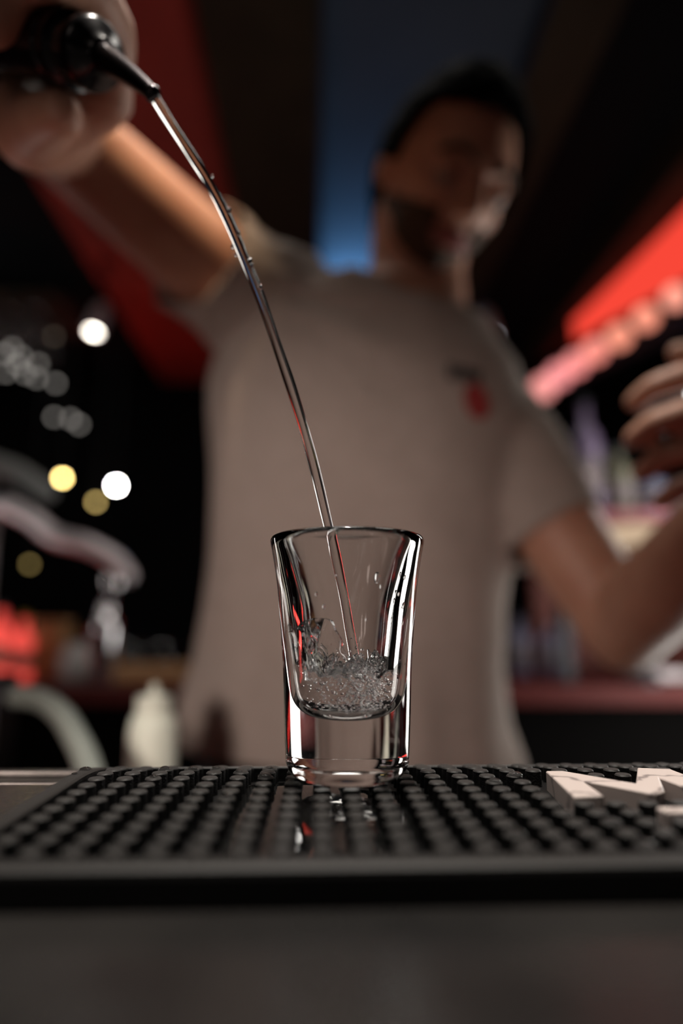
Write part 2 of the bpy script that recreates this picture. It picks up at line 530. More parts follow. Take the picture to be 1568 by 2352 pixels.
prof = [(r / 1000, z / 1000) for r, z in smooth_prof(inner) + smooth_prof(rim, 3) + smooth_prof(outer, 4)]
prof[0] = (0, prof[0][1]); prof[-1] = (0, prof[-1][1])
g = obj('shot_glass', lathe_bm(prof, 128), M['glass'], smooth=True)
g.location = (GX, GY, GZ)
tag(g, 'thick based clear shot glass standing on the black rubber mat', 'glass')


def r_in(z):
    z *= 1000
    P = smooth_prof(inner)
    for (r0, z0), (r1, z1) in zip(P[:-1], P[1:]):
        if z0 <= z <= z1: return (r0 + (r1 - r0) * (z - z0) / max(z1 - z0, 1e-9)) / 1000
    return P[-1][0] / 1000


def surf(x, y):
    """height of the churning surface in the glass (metres above its base)"""
    q = Vector((x * 1000, y * 1000, 0))
    h = 30.0 + 2.2 * noise.noise(q * .22 + Vector((3, 1, 0))) + 2.2 * noise.noise(q * .45) + 1.2 * noise.noise(q * .95 + Vector((0, 7, 0))) + .4 * noise.noise(q * 2.0)
    X, Y = q.x, q.y
    h += 4.0 * math.exp(-((X - 8.5) ** 2 + (Y + 2) ** 2) / 14)
    h += 3.0 * math.exp(-((X + 6) ** 2 + (Y - 3) ** 2) / 18)
    h += 13.0 * math.exp(-((X + 11.2) ** 2 / 8 + (Y + 2) ** 2 / 22))
    h += 2.2 * math.exp(-((X - 2.6) ** 2 + Y ** 2) / 7)
    return h / 1000


b = bmesh.new(); NA, NR = 120, 44
rings = []
# bottom bowl
bot = [p for p in [(r / 1000, z / 1000) for r, z in smooth_prof(inner)] if p[1] < .0262]
for r, z in bot[1:]:
    rings.append([b.verts.new(((r + .00006) * math.cos(2 * math.pi * i / NA), (r + .00006) * math.sin(2 * math.pi * i / NA), z - .00005)) for i in range(NA)])
zb = bot[-1][1]
edge = []
for i in range(NA):
    a = 2 * math.pi * i / NA
    h = surf(.0118 * math.cos(a), .0118 * math.sin(a)); edge.append(h)
for k in range(1, 9):
    ring = []
    for i in range(NA):
        a = 2 * math.pi * i / NA; z = zb + (edge[i] - zb) * k / 8; r = r_in(z) + .00006
        ring.append(b.verts.new((r * math.cos(a), r * math.sin(a), z)))
    rings.append(ring)
for k in range(NR - 1, 0, -1):
    ring = []
    for i in range(NA):
        a = 2 * math.pi * i / NA; t = k / NR
        R = r_in(edge[i]) - .0002; x, y = R * t * math.cos(a), R * t * math.sin(a)
        hc = surf(x, y); w = max(0, (t - .85) / .15) ** 2
        ring.append(b.verts.new((x, y, hc * (1 - w) + (edge[i] + .0003) * w)))
    rings.append(ring)
c0 = b.verts.new((0, 0, bot[0][1] - .00005)); c1 = b.verts.new((0, 0, surf(0, 0)))
for i in range(NA):
    b.faces.new((c0, rings[0][i], rings[0][(i + 1) % NA])); b.faces.new((c1, rings[-1][i], rings[-1][(i + 1) % NA]))
for A, B in zip(rings[:-1], rings[1:]):
    for i in range(NA): b.faces.new((A[i], A[(i + 1) % NA], B[(i + 1) % NA], B[i]))
bmesh.ops.recalc_face_normals(b, faces=b.faces)
liq = obj('poured_drink', b, M['water'], smooth=True); liq.location = (GX, GY, GZ)
tag(liq, 'clear drink splashing and bubbling in the lower half of the shot glass', 'liquid')
# bubbles in the churn
tb_ = bmesh.new(); bmesh.ops.create_uvsphere(tb_, u_segments=8, v_segments=6, radius=1)
tb_.verts.index_update(); SV = [v.co.copy() for v in tb_.verts]; SF = [[v.index for v in f.verts] for f in tb_.faces]; tb_.free()


def ball_cloud(items):
    V, F = [], []
    for c, r, sz in items:
        k = len(V); V += [(c[0] + v.x * r, c[1] + v.y * r, c[2] + v.z * r * sz) for v in SV]; F += [[k + q for q in f] for f in SF]
    me = bpy.data.meshes.new('cloud'); me.from_pydata(V, [], F); b = bmesh.new(); b.from_mesh(me); bpy.data.meshes.remove(me); return b


items = []
while len(items) < 950:
    if rnd.random() < .7: x, y = rnd.gauss(.0055, .0032), rnd.gauss(-.003, .0045)
    else: x, y = rnd.gauss(-.002, .006), rnd.gauss(-.003, .0045)
    z = rnd.uniform(.0185, .034); rr = abs(rnd.gauss(.00015, .00014)) + .00009
    if math.hypot(x, y) + rr > r_in(z) - .0004 or z + rr > surf(x, y) - .0002: continue
    items.append(((x, y, z), rr, rnd.uniform(.7, 1)))
b = ball_cloud(items)
o = obj('bubbles', b, M['bubble'], liq, smooth=True); o['kind'] = 'stuff'
# splash: ragged strands and beads thrown up above the surface
b = bmesh.new()
for s in range(44):
    a = rnd.uniform(0, 6.28); r = rnd.uniform(.002, .009)
    x, y = r * math.cos(a) - .001, r * math.sin(a); z = surf(x, y) - .0006
    hgt = rnd.uniform(.001, .0045); dx, dy = rnd.uniform(-.002, .002), rnd.uniform(-.001, .001)
    pts = catmull([(x, y, z), (x + dx * .4, y + dy, z + hgt * .6), (x + dx, y + dy, z + hgt)], 5)
    rr = rnd.uniform(.0003, .0007)
    tube_bm(pts, [rr * (1.3 - .7 * q / (len(pts) - 1)) for q in range(len(pts))], 10, bm=b)
for s in range(60):
    a = rnd.uniform(0, 6.28); r = rnd.uniform(.0, .0095)
    x, y = r * math.cos(a) - .002, r * math.sin(a); z = surf(x, y) + rnd.uniform(.0005, .009) * rnd.random()
    ball_bm((x, y, z), rnd.uniform(.00018, .0005), bm=b, u=10, v=7)
# curled sheet climbing the near left wall
top_c = catmull([(-.0108, -.004, .0400), (-.0106, -.0066, .0436), (-.0086, -.0090, .0448), (-.0054, -.0102, .0446), (-.0030, -.0102, .0420), (-.0012, -.0098, .0375), (.0004, -.0092, .0325)], 8)
nu, nv = len(top_c), 10
F1, F2 = [], []
for q, tp_ in enumerate(top_c):
    base = Vector((tp_.x * .80 - .0005, tp_.y * .70, .0275)); col1, col2 = [], []
    for w in range(nv + 1):
        t = w / nv; p = base.lerp(tp_, t)
        p += Vector((.0006 * noise.noise(p * 420), .0009 * noise.noise(p * 360 + Vector((5, 0, 0))) - .0010 * math.sin(t * math.pi), 0))
        th_ = .00035 + .00045 * t ** 3 + .0003 * noise.noise(p * 500)
        out = Vector((tp_.x, tp_.y, 0)).normalized()
        col1.append(b.verts.new(p + out * th_)); col2.append(b.verts.new(p - out * th_))
    F1.append(col1); F2.append(col2)
for q in range(nu - 1):
    for w in range(nv):
        b.faces.new((F1[q][w], F1[q + 1][w], F1[q + 1][w + 1], F1[q][w + 1])); b.faces.new((F2[q][w], F2[q][w + 1], F2[q + 1][w + 1], F2[q + 1][w]))
    b.faces.new((F1[q][nv], F1[q + 1][nv], F2[q + 1][nv], F2[q][nv])); b.faces.new((F1[q][0], F2[q][0], F2[q + 1][0], F1[q + 1][0]))
for q in (0, nu - 1):
    for w in range(nv): b.faces.new((F1[q][w], F1[q][w + 1], F2[q][w + 1], F2[q][w]))
bmesh.ops.recalc_face_normals(b, faces=b.faces)
o = obj('splash', b, M['water'], liq, smooth=True); o['kind'] = 'stuff'
# drops clinging inside the glass wall
for k, (a, z, s) in enumerate(((-62, .056, 1.5), (-57, .0535, .7), (-115, .048, .7), (-122, .0515, .6), (-28, .057, 1.0), (-22, .049, 1.2), (-18, .044, .9), (-70, .0445, .5), (-100, .0565, .5), (-33, .052, .8))):
    a = math.radians(a); r = r_in(z)
    bm_ = ball_bm((0, 0, 0), .00055 * s, scale=(1, .55, 2.0))
    o = obj('clinging_drop', bm_, M['water'], smooth=True)
    o.location = (GX + (r - .0001) * math.cos(a), GY + (r - .0001) * math.sin(a), GZ + z)
    o.rotation_euler = (0, math.radians(8), a + math.pi / 2)
    tag(o, 'tiny drop clinging to the inside wall of the shot glass', 'drop', 'drops on the inside of the shot glass')

# ------------------------------------------------------------------ pouring stream
path = [(350, 217, .2352), (392, 285, .2325), (438, 355, .229), (482, 425, .2257), (520, 497, .2227), (560, 590, .2185), (600, 690, .2145), (640, 805, .2105), (680, 925, .207), (716, 1050, .2040), (748, 1185, .2012),
        (768, 1275, .1995), (790, 1380, .1978), (812, 1500, .1958), (818, 1545, .195)]
pts = catmull([W(*p) for p in path], 10)
rad = []
for i, p in enumerate(pts):
    t = i / (len(pts) - 1)
    rad.append(.00185 * (1 - t) + .00152 * t + .00007 * math.sin(i * .35) + .00006 * noise.noise(p * 120))
st = obj('poured_stream', tube_bm(pts, rad, 32), M['water'], smooth=True)
tag(st, 'thin curved stream of clear liquid falling from spout into the shot glass', 'liquid')
for px, py, z, s in ((488, 405, .2245, .0006), (525, 484, .2222, .0011), (547, 537, .2200, .0009), (574, 600, .217, .0010), (578, 610, .2165, .0008), (597, 660, .2150, .0010), (534, 566, .2205, .0008), (541, 585, .22, .0006)):
    o = obj('bead', ball_bm(W(px, py, z - .001), s, scale=(.75, .75, 1.35)), M['water'], st, smooth=True)

# ------------------------------------------------------------------ bottle with pour spout
C0 = CW(-.1000, .1836, .262); TIP = W(350, 215, .2352)
AX = (CU * .45 - CR * .72 + CF * .53).normalized()          # from the mouth towards the body
bt = thing('liquor_bottle', 'black necked bottle tipped over in the raised hand', 'bottle', (0, 0, 0))
mx = axis_mtx(C0, AX)
obj('bottle_body', lathe_bm([(0, .002), (.0118, .002), (.0122, .02), (.0128, .06), (.0132, .102), (.020, .125), (.030, .142), (.0365, .16), (.0375, .18), (.0375, .30), (.035, .308), (0, .306)], 40, mtx=mx), M['bottle'], bt, smooth=True)
obj('neck_sleeve', lathe_bm([(.0127, .0235), (.0136, .0245), (.0136, .0275), (.0130, .0285), (.0131, .05), (.0135, .075), (.0122, .075), (.0120, .0235)], 40, mtx=mx, close=True), M['black_plastic'], bt, smooth=False)
obj('neck_ring', lathe_bm([(.0120, .0125), (.0142, .0135), (.0146, .016), (.0142, .0185), (.0120, .0195)], 40, mtx=mx), M['black_plastic'], bt, smooth=True)
sd = (TIP - C0).normalized(); L = (TIP - C0).length
ps = obj('pour_spout', lathe_bm([(0, .004), (.0124, .004), (.0132, .002), (.0132, -.002), (.0122, -.0042), (.0085, -.0065), (.0062, -.010), (0, -.010)], 40, mtx=mx), M['black_plastic'], bt, smooth=True)
P0 = C0 - AX * .006
cur = catmull([P0, P0 + (TIP - P0) * .33 + CU * .0004, P0 + (TIP - P0) * .68 + CU * .0006, TIP], 8)
n = len(cur)
obj('spout_tube', tube_bm(cur, [.0058 - .0034 * (i / (n - 1)) for i in range(n)], 20), M['spout'], ps, smooth=True)
obj('spout_lip', lathe_bm([(.0020, -.0008), (.0029, -.0006), (.0031, .0002), (.0029, .0010), (.0020, .0010)], 20, mtx=axis_mtx(TIP, cur[-1] - cur[-2])), M['spout'], ps, smooth=True)

# ------------------------------------------------------------------ the bartender
FOOT = Vector((.03, .83, 0))
person = None


def remesh(name, bm, voxel, smooth_it, m, parent=None, factor=.5):
    me = bpy.data.meshes.new('tmp'); bm.to_mesh(me); bm.free()
    o = bpy.data.objects.new('tmp', me); COL.objects.link(o)
    r = o.modifiers.new('r', 'REMESH'); r.mode = 'VOXEL'; r.voxel_size = voxel; r.use_smooth_shade = True
    s = o.modifiers.new('s', 'SMOOTH'); s.factor = factor; s.iterations = smooth_it
    dg = bpy.context.evaluated_depsgraph_get(); dg.update()
    out = bpy.data.meshes.new_from_object(o.evaluated_get(dg))
    bpy.data.objects.remove(o); bpy.data.meshes.remove(me)
    out.name = name; out.materials.clear(); out.materials.append(m)
    out.polygons.foreach_set('use_smooth', [True] * len(out.polygons))
    q = bpy.data.objects.new(name, out); COL.objects.link(q)
    if parent: q.parent = parent
    return q


def limb(bm, joints, n=20):
    """joints: (point, radius) chain as overlapping tapered capsules"""
    for (p0, r0), (p1, r1) in zip(joints[:-1], joints[1:]):
        p0, p1 = Vector(p0), Vector(p1)
        tube_bm([p0.lerp(p1, t / 6) for t in range(7)], [r0 + (r1 - r0) * t / 6 for t in range(7)], n, bm=bm)


def loft(bm, rings, n=40, e=2.4):
    """rings: (centre, half width, half depth, rotation about z)"""
    R = []
    for c, hw, hd, rz in rings:
        ring = []
        for i in range(n):
            a = 2 * math.pi * i / n; ca, sa = math.cos(a), math.sin(a)
            x = hw * math.copysign(abs(ca) ** (2 / e), ca); y = hd * math.copysign(abs(sa) ** (2 / e), sa)
            ring.append(bm.verts.new(Vector(c) + Vector((x * math.cos(rz) - y * math.sin(rz), x * math.sin(rz) + y * math.cos(rz), 0))))
        R.append(ring)
    fs = [bm.faces.new(R[0]), bm.faces.new(R[-1])]
    for A, B in zip(R[:-1], R[1:]):
        for i in range(n): fs.append(bm.faces.new((A[i], A[(i + 1) % n], B[(i + 1) % n], B[i])))
    bmesh.ops.recalc_face_normals(bm, faces=fs)


# joints
ZT = .77
SH_R = W(548, 672, .75); EL_R = W(105, 275, .55); WR_R = W(112, 262, .345)
SH_L = W(1106, 950, .78); EL_L = W(1434, 1450, .665); WR_L = CW(.306, .028, .475)
NECK0 = W(950, 690, .79); HEADC = W(1018, 425, .755)

# head frame
roll = math.radians(15)
up0 = (CU * math.cos(roll) + CR * math.sin(roll)).normalized()
fwd = (-(HEADC - EYE).normalized() + CR * .42 - CU * .02).normalized()
HX = up0.cross(-fwd).normalized(); HX = HX if HX.dot(CR) > 0 else -HX
HZ = (up0 - fwd * up0.dot(fwd)).normalized()
HX = (-fwd).cross(HZ) * -1 if (-fwd).cross(HZ).dot(CR) < 0 else (-fwd).cross(HZ)
HM = Matrix((HX, -fwd, HZ)).transposed().to_4x4(); HM = HM @ Matrix.Scale(.93, 4); HM.translation = HEADC      # local -Y is the face


def gs(p, c, s):
    return math.exp(-sum(((a - b_) / q) ** 2 for a, b_, q in zip(p, c, s)))


def head_point(d, off=0):
    """unit direction -> point on the head, head frame (x to image right, -y face, z up)"""
    x, y, z = d
    p = Vector((x * .074, y * .094, z * .116))
    if z < 0:                                   # jaw narrows, back of the skull tucks in
        p.x *= 1 - .30 * (-z) ** 1.6
        if y > 0: p.y *= 1 - .42 * (-z) ** 1.2
        else: p.y *= 1 + .02 * (-z)
    if y < 0: p.y *= 1 - .06 * abs(x)
    q = (p.x, p.y, p.z)
    for sx in (-1, 1):
        p.y += .012 * gs(q, (sx * .032, -.080, .004), (.019, .05, .013))
        p.y -= .006 * gs(q, (sx * .028, -.085, .027), (.028, .05, .010))
        p.y -= .006 * gs(q, (sx * .042, -.07, -.025), (.02, .05, .018))
        p.x -= sx * .006 * gs(q, (sx * .07, -.02, -.045), (.03, .06, .03))
    p.y -= .007 * gs(q, (0, -.07, -.095), (.025, .06, .018))
    p.y += .006 * gs(q, (0, -.08, -.077), (.03, .05, .010))
    p.y -= .004 * gs(q, (0, -.08, -.058), (.03, .05, .014))
    if off: p += p.normalized() * off
    return p


def head_shell(bm, off=0, u=48, v=36):
    vs = bmesh.ops.create_uvsphere(bm, u_segments=u, v_segments=v, radius=1)['verts']
    for w in vs: w.co = HM @ head_point(w.co.normalized(), off)
    return vs


def H(x, y, z): return HM @ Vector((x, y, z))


# hand frame on the bottle: up-right / camera-side directions around the neck
PU = (CR * .45 + CU * .72); PU = (PU - AX * PU.dot(AX)).normalized()
QF = (-CF - AX * (-CF).dot(AX)).normalized()


def around(t, deg, r):
    a = math.radians(deg)
    return C0 + AX * t + (PU * math.cos(a) + QF * math.sin(a)) * r


bm = bmesh.new()
head_shell(bm)
# nose, lips, lids, ears
limb(bm, [(H(0, -.088, .012), .008), (H(0, -.106, -.024), .0115)], 12)
for s in (-1, 1):
    ball_bm(H(s * .011, -.098, -.029), .0085, bm=bm)
    ball_bm(H(s * .032, -.076, .005), .0135, bm=bm)
    ball_bm(H(s * .0765, .006, -.004), .03, bm=bm, scale=(.36, .55, 1.0), mtx=HM.to_3x3() @ Matrix.Rotation(s * .35, 3, 'Z'))
    ball_bm(H(s * .080, .010, .012), .016, bm=bm, scale=(.4, .8, .9), mtx=HM.to_3x3())
# neck and trunk
limb(bm, [(H(0, .018, -.045), .060), (NECK0.lerp(H(0, .02, -.05), .4), .057), (NECK0, .064), (NECK0 - Vector((.02, 0, .07)), .085)], 24)
TR = [  # pixel-derived trunk axis (centre, half width, half depth)
    (W(790, 1790, .80), .152, .095), (W(786, 1640, .79), .155, .097), (W(800, 1470, .785), .150, .095), (W(820, 1300, .785), .152, .098),
    (W(838, 1150, .785), .160, .104), (W(846, 1000, .79), .166, .108), (W(836, 870, .79), .160, .102), (W(825, 770, .79), .140, .088), (W(868, 690, .79), .095, .07)]
loft(bm, [(c, hw, hd, -.08) for c, hw, hd in TR])
limb(bm, [(W(660, 725, .785), .064), (SH_R, .057)]); limb(bm, [(W(1020, 850, .79), .063), (SH_L, .056)])
# arms
limb(bm, [(SH_R, .056), (SH_R.lerp(EL_R, .45), .0475), (EL_R, .0385)])
limb(bm, [(EL_R, .0385), (EL_R.lerp(WR_R, .3), .041), (EL_R.lerp(WR_R, .75), .032), (WR_R, .0265)])
limb(bm, [(SH_L, .055), (SH_L.lerp(EL_L, .5), .048), (EL_L, .041)])
limb(bm, [(EL_L, .040), (EL_L.lerp(WR_L, .3), .043), (EL_L.lerp(WR_L, .75), .033), (WR_L, .027)])
# right hand round the neck of the bottle
KN = [around(t, -82, .032) for t in (.037, .053, .069, .084)]      # knuckles behind the neck
HEEL = around(.078, -128, .036)
limb(bm, [(WR_R, .0265), (HEEL, .021)])
for k in KN: limb(bm, [(HEEL, .019), (k, .0125)], 16)
limb(bm, [(KN[0], .0125), (KN[1], .0125), (KN[2], .0125), (KN[3], .012)], 16)
for q, (t, end, rf) in enumerate(((.018, 62, .0096), (.034, 118, .0100), (.054, 122, .0096), (.071, 112, .0086))):
    pts_ = [(KN[q], .0118), (around(t + .010, -30, .0285), .0104), (around(t, 18, .0265), rf + .0002), (around(t, (end + 18) / 2, .0248), rf), (around(t + .001, end, .0236), rf - .0006)]
    limb(bm, pts_, 14)
limb(bm, [(HEEL, .018), (around(.050, -142, .030), .0135), (around(.030, -152, .0262), .0115), (around(.014, -160, .0242), .0098)], 14)   # thumb
# left hand, fingers stretched to image left and stacked
KL = [CW(.266 + dx, y - .014, z) for dx, y, z in ((-.004, .108, .452), (-.002, .083, .440), (0, .059, .440), (.004, .036, .446))]
OFF = CR * .016 - CU * .014
limb(bm, [(WR_L, .027), (CW(.276, .062, .462) + OFF, .025)])
for k in KL: limb(bm, [(CW(.280, .058, .464) + OFF, .020), (k, .0125)], 14)
limb(bm, [(k, .0125) for k in KL], 14)
FL_L = (.068, .078, .073, .058)
for k, ln in zip(KL, FL_L):
    d1 = (-CR * .95 - CU * .06 - CF * .25).normalized(); d2 = (-CR * .90 - CU * .30 + CF * .18).normalized(); d3 = (-CR * .55 - CU * .55 + CF * .55).normalized()
    a1 = k + d1 * ln * .45; a2 = a1 + d2 * ln * .3; a3 = a2 + d3 * ln * .22
    limb(bm, [(k, .0115), (a1, .0098), (a2, .0088), (a3, .0078)], 14)
t0 = CW(.272, .078, .455) + OFF
limb(bm, [(t0, .016), (t0 + CU * .036 + CR * .004 + CF * .018, .0125), (t0 + CU * .050 - CR * .018 + CF * .024, .0105), (t0 + CU * .052 - CR * .042 + CF * .022, .0090)], 14)
# hips and legs inside the trousers
hipz = .95
for s in (-1, 1):
    limb(bm, [((FOOT.x + s * .075, .83, .92), .066), ((FOOT.x + s * .11, .82, .50), .052), ((FOOT.x + s * .12, .85, .09), .042)], 18)
person = remesh('person', bm, .0036, 5, M['skin'])
tag(person, 'bearded bartender in grey t-shirt pouring from a raised bottle behind the bar', 'person')

# --- shirt
bm = bmesh.new()
SR = [(W(790, 1800, .795), .207, .134), (W(784, 1740, .79), .212, .132), (W(782, 1650, .785), .196, .124), (W(795, 1520, .782), .180, .116), (W(808, 1400, .782), .178, .114),
      (W(822, 1290, .782), .181, .116), (W(838, 1150, .782), .188, .120), (W(848, 1000, .785), .191, .124), (W(838, 870, .787), .182, .118), (W(824, 780, .787), .153, .102), (W(868, 690, .787), .100, .080), (W(905, 655, .79), .075, .07)]
loft(bm, [(c, hw, hd, -.08) for c, hw, hd in SR], 56)
SLR0 = SH_R.lerp(EL_R, -.30); SLR1 = SH_R.lerp(EL_R, .45)
limb(bm, [(W(670, 720, .785), .074), (SH_R, .068), (SLR1, .0610)], 28)
SLL1 = SH_L.lerp(EL_L, .72)
limb(bm, [(W(1015, 850, .79), .070), (SH_L, .064), (SLL1, .0560)], 28)
shirt = remesh('t_shirt', bm, .0065, 7, M['shirt'], person)
cutR = SH_R.lerp(EL_R, .27); dR = (EL_R - SH_R).normalized()
cutL = SH_L.lerp(EL_L, .57); dL = (EL_L - SH_L).normalized()
hemz = W(790, 1730, .79).z


def in_trunk(c, k=1.07):
    for (a, w0, d0), (b2, w1, d1) in zip(SR[:-1], SR[1:]):
        if a.z <= c.z <= b2.z:
            t = (c.z - a.z) / max(b2.z - a.z, 1e-6); q = a.lerp(b2, t)
            return ((c.x - q.x) / (w0 + (w1 - w0) * t)) ** 2 + ((c.y - q.y) / (d0 + (d1 - d0) * t)) ** 2 < k
    return False


nd = (HEADC - NECK0 + Vector((0, -.05, 0))).normalized(); nc = NECK0 + nd * .012
b = bmesh.new(); b.from_mesh(shirt.data)

b.normal_update()
for v in b.verts:                                  # soft folds: long drapes fanning from the raised shoulder
    c = v.co; rel = c - SH_R
    ang = math.atan2(rel.x, -rel.z)
    f = .0085 * noise.noise(Vector((ang * 5.5, rel.length * 2.2, 1))) + .0035 * noise.noise(Vector((c.x * 16, c.y * 10, c.z * 5)))
    low = max(0, 1 - (c.z - hemz) / .25)
    f += .006 * low * noise.noise(Vector((c.x * 20, c.y * 20, 4)))
    v.co += v.normal * f


def cut(sel, co, no):
    vs = {v for v in b.verts if sel(v.co)}
    fs = [f for f in b.faces if all(v in vs for v in f.verts)]
    es = list({e for f in fs for e in f.edges}); vv = list({v for f in fs for v in f.verts})
    bmesh.ops.bisect_plane(b, geom=vv + es + fs, dist=1e-5, plane_co=co, plane_no=no, clear_outer=True)


cut(lambda c: (c - cutR).length < .15 and not in_trunk(c, 1.30), cutR, dR)
cut(lambda c: (c - cutL).length < .14 and not in_trunk(c, 1.30), cutL, dL)
cut(lambda c: True, Vector((.0, 0, hemz)), Vector((-.10, 0, -1)))
cut(lambda c: ((c - nc) - nd * (c - nc).dot(nd)).length < .094 and -.05 < (c - nc).dot(nd) < .1, nc - nd * .012, nd)
b.to_mesh(shirt.data); b.free()
sm = shirt.modifiers.new('thickness', 'SOLIDIFY'); sm.thickness = .0022; sm.offset = -1
# chest print: short dark lettering-like strokes above a red emblem, laid on the cloth
sh_bm = bmesh.new(); sh_bm.from_mesh(shirt.data)
from mathutils.bvhtree import BVHTree
bvh = BVHTree.FromBMesh(sh_bm)


def on_shirt(px, py):
    d = (W(px, py, 1) - EYE).normalized(); h = bvh.ray_cast(EYE, d)
    return (h[0], h[1]) if h[0] is not None else (W(px, py, .68), -CF)


def decal(name, outline, m, lift=.0035):
    b = bmesh.new(); P = [on_shirt(*q) for q in outline]
    nrm = sum((p[1] for p in P), Vector()).normalized()
    if nrm.dot(CF) > 0: nrm = -nrm
    top = [b.verts.new(p[0] + nrm * lift) for p in P]; low = [b.verts.new(p[0] - nrm * .0006) for p in P]
    b.faces.new(top); b.faces.new(low); k = len(P)
    for i in range(k): b.faces.new((low[i], low[(i + 1) % k], top[(i + 1) % k], top[i]))
    bmesh.ops.recalc_face_normals(b, faces=b.faces)
    return obj(name, b, m, shirt)


decal('red_print', [(1092 + 26 * math.cos(a * .524) + 8 * math.sin(a * .524), 922 + 42 * math.sin(a * .524)) for a in range(12)], M['print_red'])['label'] = 'red oval print on the chest'
for x0, y0, w, h in ((1028, 838, 12, 34), (1048, 842, 10, 30), (1066, 846, 14, 30), (1088, 852, 10, 28)):
    decal('dark_print', [(x0, y0), (x0 + w, y0 + 4), (x0 + w, y0 + h), (x0, y0 + h - 4)], M['print_dark'])
sh_bm.free()

# --- hair, beard, brows, eyes, lips, trousers, shoes
def part_shell(name, keep, off, m, sub=110, parent=None, bump=.003, sc=60):
    b = bmesh.new(); vs = bmesh.ops.create_uvsphere(b, u_segments=sub, v_segments=sub, radius=1)['verts']
    dirs = {v: v.co.normalized() for v in b.verts}
    bmesh.ops.delete(b, geom=[v for v in b.verts if not keep(dirs[v])], context='VERTS')
    for v in b.verts:
        d = v.co.normalized(); o_ = off(d) if callable(off) else off
        v.co = HM @ head_point(d, o_ + bump * noise.noise(d * sc * .1))
    o = obj(name, b, m, parent or person, smooth=True)
    s = o.modifiers.new('thickness', 'SOLIDIFY'); s.thickness = .012; s.offset = -1
    return o


part_shell('hair', lambda d: (d.z > .62 - .14 * abs(d.x)) or (d.y > -.32 + .55 * max(0, d.z) * 0 and d.z > -.05 and abs(d.x) > .0 and d.y > -.45 + .25 * (1 - d.z)) or (d.y > .25 and d.z > -.72),
           lambda d: .016 + .006 * max(0, d.z), M['hair'])
part_shell('beard', lambda d: d.z < -.30 and d.y < .12 and not (abs(d.x) < .27 and -.60 < d.z < -.47 and d.y < 0) and (d.z < -.50 or abs(d.x) > .34 or (d.z < -.40 and abs(d.x) < .30)),
           lambda d: .004 + .012 * max(0, -d.z - .55), M['beard'])
for s in (-1, 1):
    q = [H(s * x, y, z) for x, y, z in ((.014, -.094, .021), (.026, -.092, .027), (.040, -.084, .026), (.050, -.073, .019))]
    obj('eyebrow', tube_bm(catmull(q, 4), .0034, 8), M['beard'], person, smooth=True)
    obj('eye', ball_bm(H(s * .032, -.0750, -.001), .0122), M['eye'], person, smooth=True)
for z, r in ((-.0555, .0045), (-.0640, .0055)):
    q = [H(x, -.0895 + 9 * x * x, z + (2 * x * x if z > -.06 else -1 * x * x)) for x in (-.023, -.012, 0, .012, .023)]
    obj('lip', tube_bm(catmull(q, 4), [r * (.4 + .6 * math.sin(math.pi * i / 16)) for i in range(17)], 10), M['lip'], person, smooth=True)
bm = bmesh.new()
loft(bm, [((FOOT.x, .83, .80), .182, .115, 0), ((FOOT.x - .02, .83, .90), .188, .114, 0), ((FOOT.x - .025, .835, 1.035), .172, .100, 0)], 36)
for s in (-1, 1):
    limb(bm, [((FOOT.x + s * .085, .83, .86), .095), ((FOOT.x + s * .11, .82, .50), .078), ((FOOT.x + s * .12, .85, .10), .066)], 20)
remesh('trousers', bm, .009, 5, M['trouser'], person)
for s in (-1, 1):
    b = bmesh.new()
    loft(b, [((FOOT.x + s * .125, .80, .0), .048, .135, -s * .12), ((FOOT.x + s * .125, .80, .03), .050, .138, -s * .12), ((FOOT.x + s * .125, .82, .07), .043, .105, -s * .12), ((FOOT.x + s * .122, .85, .11), .04, .055, 0)], 24)
    obj('shoe', b, M['shoe'], person, smooth=True)

# ------------------------------------------------------------------ lamps and things behind the bartender
def ball_lamp(px, py, z, r, color, s, label, group=None):
    p = W(px, py, z)
    t = thing('pendant_bulb', label, 'lamp', p, group=group)
    obj('bulb', ball_bm((0, 0, 0), r, u=20, v=14), emis('bulb_glow', color, s), t, smooth=True)
    obj('socket', lathe_bm([(0, r * .8), (r * .6, r * .8), (r * .7, r * 1.6), (r * .4, r * 2.6), (0, r * 2.6)], 16), M['darkmetal'], t, smooth=True)
    obj('cord', tube_bm([(0, 0, r * 2.5), (0, 0, 2.74 - p.z)], .0025, 8), M['cable'], t)
    return t


ball_lamp(267, 1115, 2.6, .011, (1, .97, .9), 160, 'bright white pendant bulb left of the bartender, brighter than the yellow ones')
ball_lamp(143, 1098, 2.5, .010, (1, .72, .25), 34, 'yellow pendant bulb left of the bright white one')
ball_lamp(220, 1153, 2.7, .010, (1, .72, .25), 6, 'dim yellow pendant bulb just below the bright white one')
ball_lamp(68, 1296, 2.7, .010, (1, .72, .25), 1.6, 'very dim yellow bulb beneath the gooseneck tap')
ball_lamp(124, 773, 2.7, .010, (1, .8, .6), .35, 'very dim warm bulb beside the left ceiling spotlight')


for x_, lab in ((-.55, 'unseen added ceiling lamp over the aisle on the side of the raised arm'), (0.02, 'unseen added ceiling lamp over the aisle straight above the bartender'), (.62, 'unseen added ceiling lamp over the aisle on the column lamp side')):
    t = thing('added_ceiling_lamp', lab, 'lamp', (x_, .92, 2.58), group='added ceiling lamps over the aisle')  # unseen lamps added for the highlight in the glass base
    obj('diffuser', lathe_bm([(0, 0), (.21, 0), (.22, .012), (.22, .02), (0, .02)], 32), emis('added_ceiling_glow', (1, .94, .86), 5.5), t)
    obj('housing', lathe_bm([(.222, -.004), (.232, -.004), (.232, .05), (0, .05), (0, .0201), (.222, .0201)], 32, close=True), M['darkmetal'], t)
    obj('stem', tube_bm([(0, 0, .05), (0, 0, .155)], .01, 10), M['darkmetal'], t)


